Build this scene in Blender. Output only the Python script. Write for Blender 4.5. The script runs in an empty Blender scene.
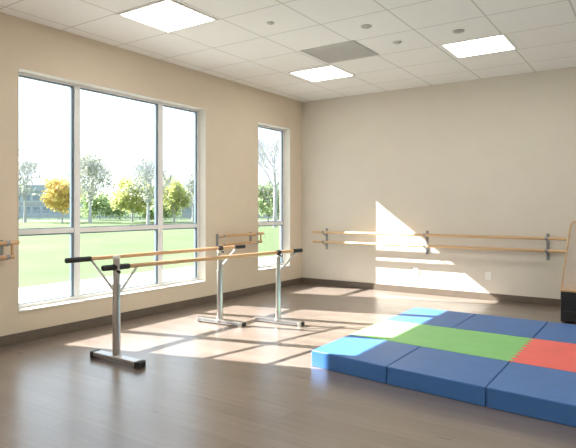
import bpy, bmesh, math, random
from mathutils import Vector, Matrix

# ------------------------------------------------------------------ camera, sky, sun, exposure
S = bpy.context.scene
COL = S.collection
F, HX, HY, CX, CH = 545.0, 288.0, 208.0, 6.27, 1.6
TH = math.atan((657 - 288) / F)
cam_d = bpy.data.cameras.new('camera'); cam = bpy.data.objects.new('camera', cam_d); COL.objects.link(cam)
cam.location = (CX, 0, CH); cam.rotation_euler = (math.pi / 2, 0, TH)
cam_d.sensor_width = 36; cam_d.lens = F / 576 * 36; cam_d.shift_y = -(224 - HY) / 576
cam_d.clip_end = 600; cam_d.clip_start = 0.05
S.camera = cam

SUN_DIR = Vector((1, 0.285, -0.755))
w = bpy.data.worlds.new('sky'); S.world = w; w.use_nodes = True
nt = w.node_tree; nt.nodes.clear()
out = nt.nodes.new('ShaderNodeOutputWorld'); bg = nt.nodes.new('ShaderNodeBackground')
tc = nt.nodes.new('ShaderNodeTexCoord'); sp = nt.nodes.new('ShaderNodeSeparateXYZ')
rp = nt.nodes.new('ShaderNodeValToRGB')
rp.color_ramp.elements[0].position = 0.0; rp.color_ramp.elements[0].color = (0.90, 0.95, 1.0, 1)
rp.color_ramp.elements[1].position = 0.6; rp.color_ramp.elements[1].color = (0.66, 0.82, 1.0, 1)
e = rp.color_ramp.elements.new(0.2); e.color = (0.84, 0.92, 1.0, 1)
nt.links.new(tc.outputs['Generated'], sp.inputs[0]); nt.links.new(sp.outputs['Z'], rp.inputs[0])
nt.links.new(rp.outputs[0], bg.inputs['Color']); bg.inputs['Strength'].default_value = 1.7
nt.links.new(bg.outputs[0], out.inputs[0])

sd = bpy.data.lights.new('sun', 'SUN'); sun = bpy.data.objects.new('sun', sd); COL.objects.link(sun)
sd.energy = 30.0; sd.angle = math.radians(0.4); sd.color = (1.0, 0.955, 0.92)
sun.rotation_euler = SUN_DIR.to_track_quat('-Z', 'Y').to_euler(); sun.location = (-20, -5, 18)

S.view_settings.view_transform = 'Standard'; S.view_settings.look = 'None'
S.view_settings.exposure = 0.25; S.view_settings.gamma = 1; S.view_settings.use_curve_mapping = False
LAMP = 9.0            # strength of the ceiling panels

# ------------------------------------------------------------------ materials
def mat(name, col, rough=0.6, metal=0.0, spec=0.5, noise=0.0, nscale=8.0, bump=0.0, coat=0.0, stretch=None):
    m = bpy.data.materials.new(name); m.use_nodes = True
    n = m.node_tree; b = n.nodes['Principled BSDF']
    b.inputs['Roughness'].default_value = rough; b.inputs['Metallic'].default_value = metal
    b.inputs['Specular IOR Level'].default_value = spec; b.inputs['Coat Weight'].default_value = coat
    c = (*col, 1)
    b.inputs['Base Color'].default_value = c
    t = n.nodes.new('ShaderNodeTexCoord'); mp = n.nodes.new('ShaderNodeMapping')
    if stretch: mp.inputs['Scale'].default_value = stretch
    n.links.new(t.outputs['Object'], mp.inputs[0])
    nz = n.nodes.new('ShaderNodeTexNoise'); nz.inputs['Scale'].default_value = nscale; nz.inputs['Detail'].default_value = 4
    n.links.new(mp.outputs[0], nz.inputs['Vector'])
    if noise > 0:
        r = n.nodes.new('ShaderNodeValToRGB')
        r.color_ramp.elements[0].position = 0.3; r.color_ramp.elements[1].position = 0.7
        r.color_ramp.elements[0].color = (*[max(0, x * (1 - noise)) for x in col], 1)
        r.color_ramp.elements[1].color = (*[min(1, x * (1 + noise)) for x in col], 1)
        n.links.new(nz.outputs['Fac'], r.inputs[0]); n.links.new(r.outputs[0], b.inputs['Base Color'])
    if bump > 0:
        bp = n.nodes.new('ShaderNodeBump'); bp.inputs['Strength'].default_value = bump; bp.inputs['Distance'].default_value = 0.01
        n.links.new(nz.outputs['Fac'], bp.inputs['Height']); n.links.new(bp.outputs[0], b.inputs['Normal'])
    return m

M = {}
M['wall'] = mat('beige_paint', (0.71, 0.62, 0.50), 0.85, spec=0.2, noise=0.015, nscale=3)
M['wall_back'] = mat('pale_beige_paint', (0.70, 0.655, 0.575), 0.8, spec=0.2, noise=0.015, nscale=3)
M['cream'] = mat('cream_trim', (0.68, 0.655, 0.59), 0.5)
M['base'] = mat('brown_rubber_base', (0.135, 0.105, 0.08), 0.5, noise=0.08)
M['frame'] = mat('white_aluminium', (0.80, 0.82, 0.84), 0.35, noise=0.02)
M['gasket'] = mat('blue_grey_gasket', (0.16, 0.22, 0.28), 0.4, noise=0.03)
M['steel'] = mat('brushed_steel', (0.56, 0.55, 0.54), 0.30, metal=1.0, noise=0.06, nscale=30, stretch=(1, 1, 0.1))
M['bracket'] = mat('grey_steel', (0.28, 0.29, 0.30), 0.4, metal=0.6, noise=0.05)
M['black'] = mat('black_rubber', (0.018, 0.018, 0.02), 0.55, noise=0.1)
M['blackbox'] = mat('black_plastic', (0.02, 0.02, 0.022), 0.35, noise=0.1)
M['barre'] = mat('beech_wood', (0.58, 0.36, 0.19), 0.4, noise=0.12, nscale=14, stretch=(1, 0.06, 1), coat=0.2)
M['barre_x'] = mat('pale_beech_wood', (0.62, 0.41, 0.22), 0.4, noise=0.12, nscale=14, stretch=(0.06, 1, 1), coat=0.2)
M['blue'] = mat('blue_vinyl', (0.052, 0.17, 0.46), 0.42, noise=0.05, nscale=5, bump=0.05)
M['green'] = mat('green_vinyl', (0.24, 0.60, 0.21), 0.45, noise=0.04, nscale=5, bump=0.05)
M['red'] = mat('red_vinyl', (0.86, 0.15, 0.14), 0.45, noise=0.04, nscale=5, bump=0.05)
M['plate'] = mat('white_plastic', (0.88,0.87,0.85), 0.4, noise=0.01)
M['slot'] = mat('dark_slot', (0.08, 0.07, 0.07), 0.6, noise=0.05)
M['vent'] = mat('grey_vent', (0.52,0.51,0.48), 0.6, noise=0.03)
M['disc'] = mat('grey_disc', (0.45,0.44,0.41), 0.5, noise=0.03)
M['lightframe'] = mat('white_metal', (0.85, 0.84, 0.80), 0.5, noise=0.01)
M['board'] = mat('beige_fabric', (0.62, 0.53, 0.44), 0.7, noise=0.03, nscale=20)
M['concrete'] = mat('pale_concrete', (0.36,0.355,0.35), 0.9, noise=0.05, nscale=1.5)
M['lawn'] = mat('lawn_grass', (0.095,0.130,0.062), 0.95, spec=0.1, noise=0.16, nscale=0.25)
M['soil'] = mat('asphalt', (0.30, 0.31, 0.32), 0.9, noise=0.05)
M['bark'] = mat('grey_bark', (0.42,0.42,0.44), 0.9, noise=0.15, nscale=2)  # bark, leaf and building tones paled to stand in for haze
M['bark_pale'] = mat('pale_bark', (0.36,0.37,0.40), 0.9, noise=0.15, nscale=2)
M['leaf_yellow'] = mat('yellow_leaves', (0.80, 0.64, 0.25), 0.8, noise=0.2, nscale=1.2)
M['leaf_lime'] = mat('lime_leaves', (0.55,0.58,0.24), 0.8, noise=0.2, nscale=1.2)
M['leaf_green'] = mat('green_leaves', (0.34, 0.44, 0.22), 0.8, noise=0.25, nscale=1.2)
M['leaf_grey'] = mat('grey_green_leaves', (0.33,0.35,0.28), 0.8, noise=0.2, nscale=1.2)
M['bwall'] = mat('grey_cladding', (0.40, 0.44, 0.50), 0.8, noise=0.04, nscale=0.6)
M['bwhite'] = mat('white_render', (0.34, 0.35, 0.37), 0.8, noise=0.03, nscale=0.6)
M['roof'] = mat('slate_roof', (0.30, 0.35, 0.42), 0.7, noise=0.05, nscale=0.6)
M['bglass'] = mat('dark_glazing', (0.2,0.25,0.31), 0.2, noise=0.05)
M['fence'] = mat('blue_grey_fence', (0.26,0.31,0.39), 0.7, noise=0.06)

def glass_mat():
    m = bpy.data.materials.new('window_glass'); m.use_nodes = True; n = m.node_tree; n.nodes.clear()
    o = n.nodes.new('ShaderNodeOutputMaterial'); mx = n.nodes.new('ShaderNodeMixShader')
    t = n.nodes.new('ShaderNodeBsdfTransparent'); t.inputs[0].default_value = (0.965, 0.985, 0.98, 1)
    g = n.nodes.new('ShaderNodeBsdfGlossy'); g.inputs['Roughness'].default_value = 0.02
    fr = n.nodes.new('ShaderNodeFresnel'); fr.inputs[0].default_value = 1.2
    n.links.new(fr.outputs[0], mx.inputs[0]); n.links.new(t.outputs[0], mx.inputs[1]); n.links.new(g.outputs[0], mx.inputs[2])
    n.links.new(mx.outputs[0], o.inputs[0]); return m
M['glass'] = glass_mat()
for k_ in ('leaf_yellow', 'leaf_lime', 'leaf_green', 'leaf_grey'):      # thin leaves let light through
    n = M[k_].node_tree; b_ = n.nodes['Principled BSDF']; o_ = n.nodes['Material Output']
    tr = n.nodes.new('ShaderNodeBsdfTranslucent'); mx = n.nodes.new('ShaderNodeMixShader'); mx.inputs[0].default_value = 0.5
    src = b_.inputs['Base Color'].links[0].from_socket; n.links.new(src, tr.inputs[0])
    n.links.new(b_.outputs[0], mx.inputs[1]); n.links.new(tr.outputs[0], mx.inputs[2]); n.links.new(mx.outputs[0], o_.inputs[0])

def emit_mat():
    m = bpy.data.materials.new('light_diffuser'); m.use_nodes = True; n = m.node_tree; n.nodes.clear()
    o = n.nodes.new('ShaderNodeOutputMaterial'); e = n.nodes.new('ShaderNodeEmission')
    e.inputs[0].default_value = (1.0, 0.95, 0.87, 1); e.inputs[1].default_value = LAMP
    n.links.new(e.outputs[0], o.inputs[0]); return m
M['emit'] = emit_mat()

def floor_mat():
    m = bpy.data.materials.new('wood_planks'); m.use_nodes = True; n = m.node_tree; b = n.nodes['Principled BSDF']
    t = n.nodes.new('ShaderNodeTexCoord')
    br = n.nodes.new('ShaderNodeTexBrick'); br.inputs['Scale'].default_value = 1.0
    br.inputs['Brick Width'].default_value = 1.3; br.inputs['Row Height'].default_value = 0.18
    br.inputs['Mortar Size'].default_value = 0.0016; br.offset = 0.37
    br.inputs['Color1'].default_value = (0.165, 0.128, 0.108, 1); br.inputs['Color2'].default_value = (0.215, 0.170, 0.144, 1)
    br.inputs['Mortar'].default_value = (0.13, 0.10, 0.085, 1)
    n.links.new(t.outputs['Object'], br.inputs['Vector'])
    mp = n.nodes.new('ShaderNodeMapping'); mp.inputs['Scale'].default_value = (0.7, 11, 1)
    n.links.new(t.outputs['Object'], mp.inputs[0])
    nz = n.nodes.new('ShaderNodeTexNoise'); nz.inputs['Scale'].default_value = 2.2; nz.inputs['Detail'].default_value = 6
    n.links.new(mp.outputs[0], nz.inputs['Vector'])
    r = n.nodes.new('ShaderNodeValToRGB'); r.color_ramp.elements[0].position = 0.3; r.color_ramp.elements[1].position = 0.72
    r.color_ramp.elements[0].color = (0.84, 0.83, 0.82, 1); r.color_ramp.elements[1].color = (1.16, 1.16, 1.16, 1)
    n.links.new(nz.outputs['Fac'], r.inputs[0])
    mx = n.nodes.new('ShaderNodeMix'); mx.data_type = 'RGBA'; mx.blend_type = 'MULTIPLY'; mx.inputs[0].default_value = 1.0
    n.links.new(br.outputs['Color'], mx.inputs[6]); n.links.new(r.outputs[0], mx.inputs[7])
    n.links.new(mx.outputs[2], b.inputs['Base Color'])
    mr = n.nodes.new('ShaderNodeMapRange'); mr.inputs['To Min'].default_value = 0.24; mr.inputs['To Max'].default_value = 0.36
    n.links.new(nz.outputs['Fac'], mr.inputs[0]); n.links.new(mr.outputs[0], b.inputs['Roughness'])
    b.inputs['Specular IOR Level'].default_value = 0.9
    b.inputs['Coat Weight'].default_value = 0.8; b.inputs['Coat Roughness'].default_value = 0.26
    return m
M['floor'] = floor_mat()

TX0, TXP, TY0, TYP = 1.08, 0.88, 4.12, 0.83      # ceiling grid
def ceil_mat():
    m = bpy.data.materials.new('ceiling_tiles'); m.use_nodes = True; n = m.node_tree; b = n.nodes['Principled BSDF']
    b.inputs['Roughness'].default_value = 0.9; b.inputs['Specular IOR Level'].default_value = 0.1
    t = n.nodes.new('ShaderNodeTexCoord'); s = n.nodes.new('ShaderNodeSeparateXYZ'); n.links.new(t.outputs['Object'], s.inputs[0])
    def math_(op, a, v=None):
        k = n.nodes.new('ShaderNodeMath'); k.operation = op; n.links.new(a, k.inputs[0])
        if v is not None:
            if isinstance(v, float): k.inputs[1].default_value = v
            else: n.links.new(v, k.inputs[1])
        return k.outputs[0]
    outs = []
    for ax, o0, p in (('X', TX0, TXP), ('Y', TY0, TYP)):
        a = math_('SUBTRACT', s.outputs[ax], float(o0 - 20 * p)); a = math_('DIVIDE', a, float(p)); a = math_('FRACT', a)
        a = math_('SUBTRACT', a, 0.5); a = math_('ABSOLUTE', a); a = math_('GREATER_THAN', a, 0.489); outs.append(a)
    g = math_('MAXIMUM', outs[0], outs[1])
    nz = n.nodes.new('ShaderNodeTexNoise'); nz.inputs['Scale'].default_value = 60; n.links.new(t.outputs['Object'], nz.inputs['Vector'])
    r = n.nodes.new('ShaderNodeValToRGB'); r.color_ramp.elements[0].color = (0.80, 0.795, 0.77, 1); r.color_ramp.elements[1].color = (0.88, 0.875, 0.85, 1)
    n.links.new(nz.outputs['Fac'], r.inputs[0])
    mx = n.nodes.new('ShaderNodeMix'); mx.data_type = 'RGBA'; n.links.new(g, mx.inputs[0]); n.links.new(r.outputs[0], mx.inputs[6])
    mx.inputs[7].default_value = (0.60, 0.585, 0.55, 1); n.links.new(mx.outputs[2], b.inputs['Base Color'])
    return m
M['ceiling'] = ceil_mat()

# ------------------------------------------------------------------ mesh helpers
class MB:
    def __init__(s): s.b = bmesh.new()
    def box(s, x0, x1, y0, y1, z0, z1):
        v = [s.b.verts.new(p) for p in ((x0,y0,z0),(x1,y0,z0),(x1,y1,z0),(x0,y1,z0),(x0,y0,z1),(x1,y0,z1),(x1,y1,z1),(x0,y1,z1))]
        for f in ((0,3,2,1),(4,5,6,7),(0,1,5,4),(1,2,6,5),(2,3,7,6),(3,0,4,7)): s.b.faces.new([v[i] for i in f])
        return s
    def prism(s, pts, z0, z1):
        a = [s.b.verts.new((x, y, z0)) for x, y in pts]; c = [s.b.verts.new((x, y, z1)) for x, y in pts]
        s.b.faces.new(a[::-1]); s.b.faces.new(c); n = len(pts)
        for i in range(n): s.b.faces.new((a[i], a[(i+1)%n], c[(i+1)%n], c[i]))
        return s
    def tube(s, pts, rad, seg=14, closed=False):
        pts = [Vector(p) for p in pts]; n = len(pts)
        rads = rad if isinstance(rad, (list, tuple)) else [rad] * n
        rings = []; up = None
        for i, p in enumerate(pts):
            if closed: d = pts[(i+1) % n] - pts[i-1]
            else: d = pts[min(i+1, n-1)] - pts[max(i-1, 0)]
            d.normalize()
            if up is None: up = Vector((0,0,1)) if abs(d.z) < 0.9 else Vector((1,0,0))
            a = d.cross(up)
            if a.length < 1e-4: a = d.cross(Vector((0,1,0)))
            a.normalize(); c = a.cross(d); up = c
            rings.append([s.b.verts.new(p + (a*math.cos(2*math.pi*k/seg) + c*math.sin(2*math.pi*k/seg)) * rads[i]) for k in range(seg)])
        m = n if closed else n - 1
        for i in range(m):
            r0, r1 = rings[i], rings[(i+1) % n]
            for k in range(seg): s.b.faces.new((r0[k], r0[(k+1)%seg], r1[(k+1)%seg], r1[k]))
        if not closed: s.b.faces.new(rings[0][::-1]); s.b.faces.new(rings[-1])
        return s
    def bar(s, p, q, wdt, hgt):           # rectangular bar between two points, width horizontal
        p, q = Vector(p), Vector(q); d = (q-p).normalized()
        up = Vector((0,0,1)) if abs(d.z) < 0.95 else Vector((0,1,0))
        a = d.cross(up).normalized() * wdt/2; c = a.cross(d).normalized() * hgt/2
        v = [s.b.verts.new(t + i*a + j*c) for t in (p, q) for i, j in ((-1,-1),(1,-1),(1,1),(-1,1))]
        for f in ((0,1,2,3),(7,6,5,4),(0,4,5,1),(1,5,6,2),(2,6,7,3),(3,7,4,0)): s.b.faces.new([v[i] for i in f])
        return s
    def build(s, name, m, parent=None, bevel=0.0, smooth=None, seg=2):
        bmesh.ops.recalc_face_normals(s.b, faces=s.b.faces[:])
        me = bpy.data.meshes.new(name); s.b.to_mesh(me); s.b.free(); me.materials.append(m)
        o = bpy.data.objects.new(name, me); COL.objects.link(o)
        if parent is not None:
            o.parent = parent
            if parent.type == 'EMPTY' or parent.parent is not None or True:
                o.matrix_parent_inverse = Matrix.Identity(4)
        if bevel:
            bv = o.modifiers.new('bevel', 'BEVEL'); bv.width = bevel; bv.segments = seg; bv.limit_method = 'ANGLE'; bv.angle_limit = 0.6
        if smooth:
            for p in me.polygons: p.use_smooth = True
            me.set_sharp_from_angle(angle=math.radians(smooth))
        return o

def tag(o, label, cat, group=None, kind=None):
    if label: o['label'] = label
    if cat: o['category'] = cat
    if group: o['group'] = group
    if kind: o['kind'] = kind
    return o
def thing(name, loc, label, cat, group=None, rz=0.0):
    o = bpy.data.objects.new(name, None); COL.objects.link(o); o.empty_display_size = 0.1
    o.location = loc; o.rotation_euler.z = rz
    return tag(o, label, cat, group)
def struct(mb, name, m, parent=None, **k):
    o = mb.build(name, m, parent, **k); o['kind'] = 'structure'; return o
def ray(px): return Vector((-math.sin(TH), math.cos(TH), 0)) + Vector((math.cos(TH), math.sin(TH), 0)) * ((px-HX)/F)
def at(px, depth, z=0.0):
    v = ray(px) * depth; return Vector((v.x + CX, v.y, z))
def copy_tree(o, parent=None):
    c = o.copy(); COL.objects.link(c); c.parent = parent
    for ch in o.children: copy_tree(ch, c)
    return c

# ------------------------------------------------------------------ room shell
XR, YR, YB, ZC, WT = 10.0, -4.0, 9.8, 3.86, 0.26
W1 = (3.55, 6.80, 0.36, 3.265)
W2 = (8.24, 9.34, 0.40, 3.24)
struct(MB().box(-WT, XR+0.2, YR-0.2, YB+0.2, -0.12, 0), 'floor', M['floor'])
struct(MB().box(-WT, XR+0.2, YR-0.2, YB+0.2, ZC, ZC+0.2), 'ceiling', M['ceiling'])
mb = MB()
W_ADDED = (-2.4, 0.85, 0.36, 3.265)  # unseen extra opening, added so daylight brightens the room
ys = [YR-0.2, W1[0], W1[1], W2[0], W2[1], YB+0.2]
mb.box(-WT, 0, ys[0], W_ADDED[0], 0, ZC); mb.box(-WT, 0, W_ADDED[1], ys[1], 0, ZC); mb.box(-WT, 0, ys[2], ys[3], 0, ZC); mb.box(-WT, 0, ys[4], YB, 0, ZC)
for W_ in (W1, W2, W_ADDED): mb.box(-WT, 0, W_[0], W_[1], 0, W_[2]); mb.box(-WT, 0, W_[0], W_[1], W_[3], ZC)
struct(mb, 'wall_left', M['wall'])
struct(MB().box(-WT, XR+0.2, YB, YB+0.2, 0, ZC), 'wall_back', M['wall_back'])
struct(MB().box(XR, XR+0.2, YR-0.2, YB, 0, ZC), 'wall_right', M['wall_back'])
struct(MB().box(0, XR, YR-0.2, YR, 0, ZC), 'wall_front', M['wall_back'])
struct(MB().box(0, 0.014, YR, YB, 0, 0.12), 'baseboard_left', M['base'], bevel=0.003)
struct(MB().box(0.014, XR, YB-0.014, YB, 0, 0.12), 'baseboard_back', M['base'], bevel=0.003)
struct(MB().box(XR-0.014, XR, YR, YB-0.014, 0, 0.12), 'baseboard_right', M['base'], bevel=0.003)

def window(idx, W_, mull, tz):
    y0, y1, z0, z1 = W_
    root = bpy.data.objects.new('window_%d' % idx, None); COL.objects.link(root); root['kind'] = 'structure'
    root.location = (0, y0, z0); h, wd = z1-z0, y1-y0
    fx0, fx1 = -0.215, -0.15
    # painted reveal lining
    m = MB(); t = 0.012
    m.box(-0.15, 0.004, 0, t, 0, h); m.box(-0.15, 0.004, wd-t, wd, 0, h); m.box(-0.15, 0.004, t, wd-t, h-t, h)
    m.build('reveal_lining', M['cream'], root, bevel=0.002)
    MB().box(-0.15, 0.015, 0, wd, 0, 0.02).build('window_sill', M['cream'], root, bevel=0.004)
    f = 0.042
    m = MB(); m.box(fx0, fx1, 0, f, 0, h); m.box(fx0, fx1, wd-f, wd, 0, h); m.box(fx0, fx1, f, wd-f, h-f, h); m.box(fx0, fx1, f, wd-f, 0, f+0.02)
    m.build('window_frame', M['frame'], root, bevel=0.003)
    for a, b in mull: MB().box(fx0, fx1+0.01, a-y0, b-y0, f+0.02, h-f).build('mullion', M['frame'], root, bevel=0.003)
    edges = [y0+f] + [v for ab in mull for v in ab] + [y1-f]
    tzl = tz - z0
    for i in range(0, len(edges), 2):
        a, b = edges[i]-y0, edges[i+1]-y0
        MB().box(fx0, fx1-0.004, a, b, tzl-0.032, tzl+0.032).build('transom', M['frame'], root, bevel=0.003)
        for c, d in ((f+0.02, tzl-0.032), (tzl+0.032, h-f)):
            MB().box(-0.188, -0.182, a, b, c, d).build('glass_pane', M['glass'], root)
            g = 0.018; m = MB()
            m.box(-0.195, -0.168, a, a+g, c, d); m.box(-0.195, -0.160, b-g*2.0, b, c, d)
            m.box(-0.195, -0.168, a+g, b-g*2.0, c, c+g*0.6); m.box(-0.195, -0.168, a+g, b-g*2.0, d-g, d)
            m.build('gasket', M['gasket'], root)
window(1, W1, [(4.41, 4.495), (5.885, 5.975)], 1.305)
window(2, W2, [], 1.29)
window(3, W_ADDED, [(-1.55, -1.43), (-0.15, -0.03)], 1.305)  # added window out of view, brings in fill light

# ------------------------------------------------------------------ outside ground
GZ = -0.15
struct(MB().box(-5.3, -WT, -30, 60, GZ-0.1, GZ), 'walkway', M['concrete'])
struct(MB().box(-260, -5.3, -120, 260, GZ-0.12, GZ-0.01), 'lawn', M['lawn'])

# ------------------------------------------------------------------ ceiling fittings
def make_light():
    r = thing('ceiling_light', (0, 0, ZC), None, 'ceiling light', 'square ceiling lights')
    a, b = TXP/2-0.014, TYP/2-0.012; m = MB(); t = 0.03
    m.box(-a, a, -b, -b+t, -0.012, 0); m.box(-a, a, b-t, b, -0.012, 0); m.box(-a, -a+t, -b+t, b-t, -0.012, 0); m.box(a-t, a, -b+t, b-t, -0.012, 0)
    m.build('frame', M['lightframe'], r, bevel=0.002)
    MB().box(-a+t, a-t, -b+t, b-t, -0.008, -0.001).build('diffuser', M['emit'], r)
    return r
cell = lambda i, j: (TX0 + TXP*(i+0.5), TY0 + TYP*(j+0.5), ZC)
L0 = make_light()
spots = [(0, 0, 'square ceiling light nearest the camera, above the wide three-part window'),
         (0, 4, 'square ceiling light beside the grey vent, near the narrow window corner'),
         (3, 4, 'square ceiling light on the right, close to the back wall')]
for k, (i, j, lab) in enumerate(spots):
    o = L0 if k == 0 else copy_tree(L0)
    c_ = cell(i, j); dx, dy = ((-0.03, 0), (0.08, 0.06), (0.05, -0.04))[k]; o.location = (c_[0]+dx, c_[1]+dy, ZC); o['label'] = lab
for i, j in ((3, 0), (6, 0), (6, 4), (0, -4), (3, -4), (6, -4), (3, -8), (6, -8), (0, -8), (9, 0), (9, 4), (9, -4)):  # unseen panels added to light the room
    o = copy_tree(L0); o.location = cell(i, j); o['label'] = 'added square ceiling light out of view, %s row, %s' % ({4: 'far', 0: 'middle', -4: 'behind camera', -8: 'rearmost'}[j], {0: 'nearest the windows', 3: 'second from the windows', 6: 'third from the windows', 9: 'nearest the right wall'}[i]); o['group'] = 'added square ceiling lights out of view'
v = thing('ceiling_vent', (cell(1, 3)[0]+0.06, cell(1, 3)[1]-0.05, ZC), 'grey square perforated return air panel set in the ceiling', 'vent')
a, b = TXP/2-0.012, TYP/2-0.012; m = MB(); t = 0.025
m.box(-a, a, -b, -b+t, -0.012, 0); m.box(-a, a, b-t, b, -0.012, 0); m.box(-a, -a+t, -b+t, b-t, -0.012, 0); m.box(a-t, a, -b+t, b-t, -0.012, 0)
m.build('frame', M['vent'], v, bevel=0.002)
m = MB(); m.box(-a+t, a-t, -b+t, b-t, -0.004, 0)
for k in range(24):
    y = -b+t + (2*b-2*t)*(k+0.5)/24; m.box(-a+t, a-t, y-0.009, y+0.009, -0.009, -0.004)
m.build('grille', M['vent'], v)
discs = [((3.28, 6.15), 0.068, 'disc', 'grey round ceiling speaker in front of the grey vent, left of the other two'),
         ((4.17, 6.98), 0.072, 'disc', 'grey round ceiling speaker just in front of the right ceiling light'),
         ((3.34, 6.98), 0.06, 'vent', 'pale round smoke detector between the two grey ceiling discs'),
         ((2.37, 5.38), 0.045, 'vent', 'small grey round sprinkler plate on the ceiling left of the speakers')]
for (x, y), r_, mk, lab in discs:
    nm = 'smoke_detector' if 'smoke' in lab else ('sprinkler' if 'sprinkler' in lab else 'ceiling_speaker')
    o = thing(nm, (x, y, ZC), lab, nm.replace('_', ' '))
    m = MB(); m.tube([(0,0,0), (0,0,-0.008), (0,0,-0.016)], [r_, r_, r_*0.86], 32); m.build('housing', M[mk], o, smooth=40)
    m = MB(); m.tube([(0,0,-0.016), (0,0,-0.024)], [r_*0.6, r_*0.5], 28); m.build('cover', M[mk], o, smooth=40)

# ------------------------------------------------------------------ wall barres
def barre_on_wall(name, p0, p1, normal, z1, z2, brackets, label, pm, woodend=None, off=0.15):
    """p0->p1 run along the wall; normal points into the room"""
    r = thing(name, (p0[0], p0[1], 0), label, 'ballet barre')
    d = Vector((p1[0]-p0[0], p1[1]-p0[1], 0)); L = d.length; d.normalize(); n = Vector(normal)
    P = lambda s, o, z: d*s + n*o + Vector((0,0,z))
    for z in (z1, z2):
        short = 0.06 if (z == z2 and woodend) else 0
        MB().tube([P(0, off, z), P(0.01, off, z), P(L-short, off, z)], [0.018, 0.025, 0.025], 16).build('rail', pm, r, smooth=50)
    for s in brackets:
        m = MB(); m.bar(P(s, 0.006, z2-0.16), P(s, 0.006, z1+0.075), 0.05, 0.012) if abs(n.y) > 0.5 else m.bar(P(s, 0.006, z2-0.05), P(s, 0.006, z1+0.03), 0.012, 0.05)
        pb = m.build('bracket', M['bracket'], r, bevel=0.002)
        dr = 0.07 if abs(n.y) > 0.5 else 0.03
        for z in (z1, z2):
            m = MB(); m.tube([P(s, 0.0, z-dr), P(s, off*0.55, z-dr*0.9), P(s, off, z-0.024)], 0.011, 10)
            m.tube([P(s-0.022, off, z), P(s+0.022, off, z)], 0.027, 16)
            m.build('arm', M['bracket'], pb, smooth=50)
    if woodend is not None:
        MB().bar(P(woodend, off, z2-0.012), P(woodend, off, z1), 0.024, 0.024).build('end_block', pm, r, bevel=0.003)
    return r
barre_on_wall('wall_barre', (0.36, YB), (5.08, YB), (0, -1, 0), 1.105, 0.905, (0.25, 2.39, 4.43),
              'long double rail wooden barre on grey brackets along the back wall', M['barre_x'])
barre_on_wall('wall_barre', (0, 7.03), (0, 8.215), (1, 0, 0), 1.125, 0.972, (0.05, 0.98),
              'short double rail wooden barre on the left wall between the two windows', M['barre'], woodend=1.10)
barre_on_wall('wall_barre', (0, 2.2), (0, 3.475), (1, 0, 0), 1.20, 1.04, (0.2, 1.15),
              'double rail wooden barre end left of the wide window, cut by the photo edge', M['barre'], woodend=1.2)

# ------------------------------------------------------------------ portable barre
pb = thing('portable_barre', (1.62, 3.69, 0), 'freestanding metal ballet barre with two long wooden rails and black tipped feet', 'ballet barre')
O = Vector((1.62, 3.69, 0))
def L(p): return Vector(p) - O
posts = [((1.62, 3.69), 0.041, 1.105, (1.245, 3.695), (2.01, 3.685), 0.105),
         ((1.284, 5.691), 0.042, 1.02, (0.895, 5.68), (1.67, 5.73), 0.10),
         ((1.931, 6.168), 0.036, 0.955, (1.565, 6.155), (2.31, 6.20), 0.09)]
for (x, y), r_, h_, f0, f1, fw in posts:
    base = L((x, y, 0))
    m = MB(); m.tube([base+Vector((0,0,0.06)), base+Vector((0,0,h_*0.72))], r_, 24)
    m.tube([base+Vector((0,0,h_*0.72)), base+Vector((0,0,h_-0.03))], r_*0.86, 24)
    po = m.build('post', M['steel'], pb, smooth=50)
    m = MB(); m.tube([base+Vector((0,0,h_*0.70)), base+Vector((0,0,h_*0.735))], r_*1.12, 24); m.build('collar', M['steel'], po, smooth=50, bevel=0.002)
    m = MB(); m.tube([base+Vector((0,0,h_-0.03)), base+Vector((0,0,h_-0.004)), base+Vector((0,0,h_))], [r_*0.92, r_*0.92, r_*0.8], 24); m.build('post_cap', M['lightframe'], po, smooth=50)
    d = (Vector((*f1, 0)) - Vector((*f0, 0))).normalized(); cap = 0.05
    a_, b_ = L((*f0, 0.042)), L((*f1, 0.042))
    fo = MB().bar(a_ + d*cap, b_ - d*cap, fw, 0.05).build('foot', M['steel'], pb, bevel=0.006)
    MB().bar(a_ + d*cap*0.9, b_ - d*cap*0.9, fw*0.9, 0.008).build('foot_rib', M['steel'], fo)
    for e0, e1 in ((a_, a_ + d*cap), (b_ - d*cap, b_)):
        zc = Vector((0,0,-0.008)); MB().bar(e0+zc, e1+zc, fw+0.010, 0.068).build('foot_cap', M['black'] if y < 5 else M['steel'], fo, bevel=0.008)
        MB().bar(e0+zc+(e0-e1).normalized()*0.001 if e0 == a_ else e1+zc-d*0.012, e0+zc-d*0.011 if e0 == a_ else e1+zc+d*0.012, fw*0.8, 0.05).build('end_plug', M['black'], fo, bevel=0.004)
    for sgn in (-1, 1):
        sv = Vector((-d.y, d.x, 0))*sgn*fw*0.5
        MB().bar(a_ + d*(cap+0.01) + sv - Vector((0,0,0.004)), b_ - d*(cap+0.01) + sv - Vector((0,0,0.004)), 0.004, 0.022).build('side_channel', M['bracket'], fo)
    m = MB(); m.tube([base+Vector((0,0,0.058)), base+Vector((0,0,0.075))], [r_*1.5, r_*1.25], 24); m.build('flange', M['steel'], fo, smooth=50)
def rail(p0, p1, g0, g1):
    p0, p1 = L(p0), L(p1); d = (p1-p0).normalized()
    ra = MB().tube([p0 + d*0.02, p1 - d*0.02], 0.0235, 18).build('rail', M['barre'], pb, smooth=50)
    MB().tube([p0, p0+d*0.01, p0+d*(g0-0.01), p0+d*g0], [0.026, 0.030, 0.030, 0.027], 18).build('end_grip', M['black'], ra, smooth=50)
    MB().tube([p1, p1-d*0.01, p1-d*(g1-0.01), p1-d*g1], [0.024, 0.028, 0.028, 0.025], 18).build('end_grip', M['black'], ra, smooth=50)
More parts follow.
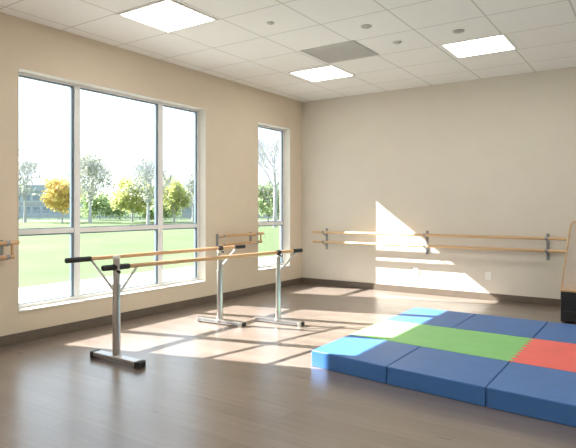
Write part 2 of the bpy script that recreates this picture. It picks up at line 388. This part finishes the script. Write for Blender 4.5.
# rail A (window side) and rail B (room side)
A0, A1 = Vector((0.885, 3.59, 1.02)), Vector((1.368, 6.13, 1.051))
B0, B1 = Vector((1.600, 3.53, 0.986)), Vector((1.993, 6.67, 0.986))
rail(A0, A1, 0.29, 0.19); rail(B0, B1, 0.31, 0.20)
def onA(y): t = (y-A0.y)/(A1.y-A0.y); return A0.lerp(A1, t)
def onB(y): t = (y-B0.y)/(B1.y-B0.y); return B0.lerp(B1, t)
def brace(p, q, r_=0.012):
    MB().tube([L(p), L(q)], r_, 12).build('brace', M['steel'], pb, smooth=50)
brace((1.60, 3.71, 0.70), onA(3.88) - Vector((0,0,0.02)), 0.014)
brace((1.625, 3.71, 0.70), onB(3.93) - Vector((0,0,0.02)), 0.014)
brace((1.284, 5.71, 0.78), onA(5.98) - Vector((0,0,0.02)), 0.017)
brace((1.931, 6.19, 0.72), onB(6.55) - Vector((0,0,0.02)), 0.016)
for p, ax in ((onA(5.691), 0), (onB(3.69), 1), (onB(6.168), 0)):
    m = MB(); m.tube([L(p)-Vector((0,0.035,0)), L(p)+Vector((0,0.035,0))], 0.034, 18)
    c = m.build('clamp', M['black'] if p.z > 0.97 else M['steel'], pb, smooth=50)
    MB().tube([L(p)+Vector((0.03,-0.02,-0.035)), L(p)+Vector((0.085,-0.03,-0.045))], [0.008, 0.016], 12).build('clamp_knob', M['black'], c, smooth=50)

# ------------------------------------------------------------------ mats
H = 0.162
xs = [3.37, 4.235, 5.13, 6.03]
ya = [4.70, 4.60, 4.515, 4.44]; yb = [5.545, 5.475, 5.405, 5.345]; yc = [6.52, 6.52, 6.50, 6.48]; yd = [7.58, 7.58, 7.56, 7.54]
G = 0.004
def mat_obj(name, pts, m, label, group):
    cx = sum(p[0] for p in pts)/len(pts); cy = sum(p[1] for p in pts)/len(pts)
    o = MB().prism([(p[0]-cx, p[1]-cy) for p in pts], 0, H).build(name, m, None, bevel=0.009, seg=3)
    o.location = (cx, cy, 0); tag(o, label, 'gym mat', group)
    # raised welted seam along the foot of the mat
    return o
fr = ['blue gym mat at the front left corner of the mats, partly in sun',
      'middle blue gym mat of the front row, between two seams',
      'right blue gym mat of the front row, cut by the photo edge']
bk = ['blue gym mat at the far left corner, behind the sunlit green mat',
      'middle blue gym mat of the far row, nearest the back wall outlet',
      'right blue gym mat of the far row, in front of the black box']
for i in range(3):
    mat_obj('gym_mat', [(xs[i]+G, ya[i]), (xs[i+1]-G, ya[i+1]), (xs[i+1]-G, yb[i+1]-G), (xs[i]+G, yb[i]-G)], M['blue'], fr[i], 'blue mats')
    mat_obj('gym_mat', [(xs[i]+G, yc[i]+G), (xs[i+1]-G, yc[i+1]+G), (xs[i+1]-G, yd[i+1]), (xs[i]+G, yd[i])], M['blue'], bk[i], 'blue mats')
teeth = 9; zz = []
xz = 5.13
for k in range(teeth):
    y0 = yb[2]+G + (yc[2]-yb[2]-2*G)*k/teeth; y1 = yb[2]+G + (yc[2]-yb[2]-2*G)*(k+1)/teeth
    zz += [(xz-0.022, y0 + (y1-y0)*0.12), (xz+0.022, y0+(y1-y0)*0.42), (xz+0.022, y0+(y1-y0)*0.58), (xz-0.022, y0+(y1-y0)*0.88)]
gl = [(xs[0]+G, yc[0]-G), (xs[0]+G, yb[0]+G), (xs[1], yb[1]+G), (xz-0.022, yb[2]+G)] + zz + [(xz-0.022, yc[2]-G), (xs[1], yc[1]-G)]
def flat_mat(pts, m, label):
    cx = sum(p[0] for p in pts)/len(pts); cy = sum(p[1] for p in pts)/len(pts)
    o = MB().prism([(p[0]-cx, p[1]-cy) for p in pts], 0, H).build('gym_mat', m, None, bevel=0.003, seg=2)
    o.location = (cx, cy, 0); tag(o, label, 'gym mat')
flat_mat(gl, M['green'], 'long green gym mat with a toothed right edge between blue mats')
g2 = 0.003
rd = [(xz-0.022+g2, yb[2]+G), (xs[3], yb[3]+G), (xs[3], yc[3]-G), (xz-0.022+g2, yc[2]-G)] + [(x+g2, y) for x, y in zz[::-1]]
flat_mat(rd, M['red'], 'red gym mat with a toothed left edge at the right of the photo')

# ------------------------------------------------------------------ panel on black box at the right
bx = thing('rolling_board', (5.155, 8.42, 0), 'beige board in a rounded wooden frame standing on a black box', 'board')
o = MB().box(0, 0.9, 0, 0.42, 0.02, 0.44).build('base_box', M['blackbox'], bx, bevel=0.012)
MB().box(0.03, 0.87, -0.012, 0.0, 0.09, 0.17).build('front_panel', M['blackbox'], o, bevel=0.004)
MB().box(-0.006, 0.906, -0.008, 0.43, 0.44, 0.462).build('lid', M['barre_x'], o, bevel=0.005)
for x in (0.08, 0.82):
    for y in (0.07, 0.35):
        MB().tube([(x-0.015, y, 0.026), (x+0.015, y, 0.026)], 0.026, 16).build('caster', M['black'], o, smooth=50)
def board_pt(u, z): return (0.0 + 0.115*(z-0.46)/0.9 + u, 0.10, z)
pts = [board_pt(0, 0.46), board_pt(0, 1.34)]
for k in range(1, 7):
    a = math.pi/2*k/6; pts.append(board_pt(0.08*(1-math.cos(a)), 1.34+0.08*math.sin(a)))
top = pts[-1]; pts2 = [board_pt(0.86-(p[0]-board_pt(0, p[2])[0]), p[2]) for p in pts[::-1]]
loop = pts + pts2
MB().tube(loop, 0.0125, 10).build('frame', M['barre_x'], bx, smooth=50)
m = MB(); fr_ = [m.b.verts.new((p[0], p[1]-0.006, p[2])) for p in loop]; bk_ = [m.b.verts.new((p[0], p[1]+0.006, p[2])) for p in loop]
m.b.faces.new(fr_); m.b.faces.new(bk_[::-1]); n_ = len(loop)
for i in range(n_): m.b.faces.new((fr_[i], fr_[(i+1)%n_], bk_[(i+1)%n_], bk_[i]))
m.build('panel', M['board'], bx)

# ------------------------------------------------------------------ wall outlets
for x, lab in ((2.53, 'white wall outlet low on the back wall inside the sun patch'), (3.84, 'white wall outlet low on the back wall right of the sun patch')):
    o = thing('wall_outlet', (x, YB, 0.42), lab, 'outlet')
    MB().box(-0.05, 0.05, -0.008, 0, -0.07, 0.07).build('cover_plate', M['plate'], o, bevel=0.003)
    for z in (-0.03, 0.03):
        q = MB().box(-0.02, 0.02, -0.011, -0.008, z-0.017, z+0.017).build('socket', M['plate'], o, bevel=0.002)
        m = MB(); m.box(-0.009, -0.006, -0.0125, -0.011, z-0.007, z+0.007); m.box(0.006, 0.009, -0.0125, -0.011, z-0.007, z+0.007); m.build('slot', M['slot'], q)

# ------------------------------------------------------------------ outside: trees, building, fence
def tree(name, px, depth, height, crown, leaves, leafmat, bark, label, seed, trunk_h=0.35, leaf=0.22, levels=4, spread=0.6, fill=1.0):
    """crown = (half width, bottom z, top z); leaves = count"""
    rnd = random.Random(seed); p = at(px, depth, GZ-0.02)
    r = thing(name, p, label, 'tree', 'trees on the lawn')
    m = MB(); tips = []; cw, cb, ct = crown
    def inside(q): 
        c = Vector((0, 0, (cb+ct)/2)); e = Vector((q.x/cw, q.y/cw, (q.z-c.z)/((ct-cb)/2))); return e.length < 1.05
    def grow(q, d, ln, rad, lv):
        pts = [q]; dd = d.copy(); c = q.copy()
        for k in range(3):
            dd = (dd + Vector((rnd.uniform(-.16,.16), rnd.uniform(-.16,.16), rnd.uniform(-.03,.12)))).normalized(); c = c + dd*ln/3; pts.append(c.copy())
        m.tube(pts, [rad, rad*0.85, rad*0.72, rad*0.55], 5 if lv > 1 else 4)
        if lv > 0 and inside(c*0.97):
            for k in range(rnd.choice((3, 4, 4)) if lv > 1 else 4):
                a = rnd.uniform(0, 2*math.pi); side = Vector((math.cos(a), math.sin(a), rnd.uniform(0.0, 0.5)))
                grow(pts[rnd.choice((2, 3, 3))], (dd*0.75 + side*spread).normalized(), ln*rnd.uniform(0.6, 0.8), rad*0.55, lv-1)
        else: tips.append(c)
    th_ = height*trunk_h
    m.tube([(0,0,0), (0.03,0,th_*0.5), (0,0.02,th_)], [height*0.026, height*0.02, height*0.017], 8)
    for k in range(5):
        a = 2*math.pi*k/5 + rnd.uniform(-.3,.3)
        grow(Vector((0, 0.02, th_*rnd.uniform(0.85, 1))), Vector((math.cos(a)*spread, math.sin(a)*spread, 0.9)).normalized(), (height-th_)*0.42, height*0.010, levels)
    grow(Vector((0, 0.02, th_)), Vector((0, 0, 1)), (height-th_)*0.4, height*0.012, levels)
    m.build('branches', bark, r)
    if leaves:
        m = MB(); c = Vector((0, 0, (cb+ct)/2))
        clumps = [Vector((rnd.gauss(0,1), rnd.gauss(0,1), rnd.gauss(0,1))).normalized()*rnd.uniform(0.45, 0.85) for _ in range(34)]
        for k in range(leaves):
            cl = clumps[k % 34]; q = cl + Vector((rnd.gauss(0,1), rnd.gauss(0,1), rnd.gauss(0,1)))*0.16
            q = Vector((q.x*cw, q.y*cw, q.z*(ct-cb)/2)) + c
            n1 = Vector((rnd.gauss(0,1), rnd.gauss(0,1), rnd.gauss(0,1))).normalized(); n2 = n1.orthogonal().normalized(); n3 = n1.cross(n2)
            s_ = leaf*rnd.uniform(0.6, 1.2)
            vs = [m.b.verts.new(q + n2*s_*u + n3*s_*0.6*v_) for u, v_ in ((-1,0),(0,-1),(1,0),(0,1))]
            m.b.faces.new(vs)
        fo = m.build('foliage', leafmat, r)
    return r
tree('tree', 25, 66, 7.6, (2.6, 2.2, 8.6), 400, M['leaf_grey'], M['bark_pale'], 'thin grey tree nearest the left edge of the wide window', 1, 0.4)
tree('tree', 62, 66, 5.0, (2.2, 1.4, 5.7), 4200, M['leaf_yellow'], M['bark'], 'round tree with bright yellow leaves left of the first mullion', 2, 0.3)
tree('tree', 90, 63, 7.9, (3.0, 2.0, 9.0), 2000, M['leaf_grey'], M['bark'], 'large sparsely leafed tree just right of the first mullion', 3, 0.34, leaf=0.16)
tree('tree', 132, 68.5, 5.0, (2.8, 1.0, 5.8), 5000, M['leaf_lime'], M['bark'], 'round lime green tree in the middle of the wide window', 4, 0.25)
tree('tree', 148, 57, 7.0, (2.6, 1.8, 7.9), 1300, M['leaf_grey'], M['bark_pale'], 'grey sparsely leafed tree just left of the second mullion', 5, 0.34, leaf=0.14)
tree('tree', 174, 66, 5.6, (1.8, 0.9, 5.9), 2400, M['leaf_lime'], M['bark'], 'tall lime green tree right of the second mullion', 6, 0.2)
tree('tree', 193, 72, 6.5, (1.6, 1.5, 6.4), 500, M['leaf_grey'], M['bark_pale'], 'thin grey green tree at the right edge of the wide window', 7, 0.3)
tree('tree', 268, 70, 5.5, (2.3, 0.4, 5.2), 3000, M['leaf_green'], M['bark'], 'green tree seen through the narrow window', 8, 0.2)
tree('tree', 275, 50, 8.5, (2.4, 3.0, 9.0), 60, M['leaf_grey'], M['bark_pale'], 'tall bare tree rising in the narrow window', 9, 0.45, leaf=0.14)

def hedge(px, depth, w_, h_, label, seed):
    rnd = random.Random(seed); p = at(px, depth, GZ-0.02); m = MB()
    o_cl = [Vector((rnd.uniform(-w_, w_), rnd.uniform(-1.2, 1.2), rnd.uniform(0.3, 0.85)*h_)) for _ in range(26)]
    for k in range(3600):
        q = rnd.choice(o_cl) + Vector((rnd.gauss(0,.5), rnd.gauss(0,.5), rnd.gauss(0,.42))); q.z = max(0.05, q.z)
        n1 = Vector((rnd.gauss(0,1), rnd.gauss(0,1), rnd.gauss(0,1))).normalized(); n2 = n1.orthogonal().normalized(); n3 = n1.cross(n2); s_ = 0.22*rnd.uniform(.6, 1.2)
        m.b.faces.new([m.b.verts.new(q + n2*s_*u + n3*s_*0.6*v_) for u, v_ in ((-1,0),(0,-1),(1,0),(0,1))])
    o = m.build('bush', M['leaf_green'], None); o.location = p; o.rotation_euler.z = TH
    tag(o, label, 'bush')
hedge(103, 77, 2.6, 3.9, 'wide dark green bush behind the sparsely leafed tree', 11)
hedge(160, 78, 2.0, 2.6, 'low green bush behind the second mullion', 12)

def facing(name, px, depth, label, cat):
    r = thing(name, at(px, depth, GZ-0.02), label, cat, rz=TH); return r
b1 = facing('school_building', 30, 112, 'long grey two storey building with a slate roof behind the yellow tree', 'building')
wl = MB().box(-12, 9.0, 0, 10, 0, 5.2).build('wall', M['bwall'], b1)
MB().box(-12.4, 9.4, -0.5, 10.4, 5.2, 6.5).build('roof', M['roof'], b1)
MB().box(-12, 9.02, -0.1, 0.0, 2.3, 3.0).build('pale_band', M['bwhite'], b1)
for z in (0.8, 3.3):
    for k in range(10):
        wn = MB().box(-11.4+k*2, -10.0+k*2, -0.08, 0, z, z+1.2).build('window', M['bglass'], b1)
b2 = facing('white_building', 196, 100, 'small white building at the right edge of the wide window', 'building')
MB().box(-2.6, 3.4, 0, 4, 0, 2.4).build('wall', M['bwhite'], b2); MB().box(-2.8, 3.6, -0.3, 4.2, 2.4, 2.7).build('roof', M['roof'], b2)
for k in range(3): MB().box(-2.0+k*1.8, -1.0+k*1.8, -0.06, 0, 0.9, 1.8).build('window', M['bglass'], b2)
b3 = facing('grey_building', 268, 95, 'low grey building seen through the narrow window', 'building')
MB().box(-5, 5, 0, 4, 0, 2.0).build('wall', M['bwall'], b3); MB().box(-5.2, 5.2, -0.3, 4.2, 2.0, 2.4).build('roof', M['roof'], b3)
for k in range(4): MB().box(-4.4+k*2.3, -3.2+k*2.3, -0.06, 0, 0.7, 1.5).build('window', M['bglass'], b3)

f = facing('fence', 90, 82, 'long blue grey slatted fence running behind the trees', 'fence')
m = MB(); hw = 20
for k in range(180): m.box(-hw+k*hw/90, -hw+k*hw/90+0.11, 0, 0.03, 0.05, 1.5)
m.build('slats', M['fence'], f)
for z in (0.3, 1.3): MB().box(-hw, hw, 0.03, 0.08, z, z+0.1).build('rail', M['fence'], f)
for k in range(14): MB().box(-hw+k*3.05, -hw+k*3.05+0.12, 0.03, 0.15, 0, 1.6).build('post', M['fence'], f)
p = at(90, 76, GZ); pm_ = struct(MB().box(-30, 30, -1.2, 1.2, -0.02, 0.0), 'park_path', M['concrete']); pm_.location = p; pm_.rotation_euler.z = TH
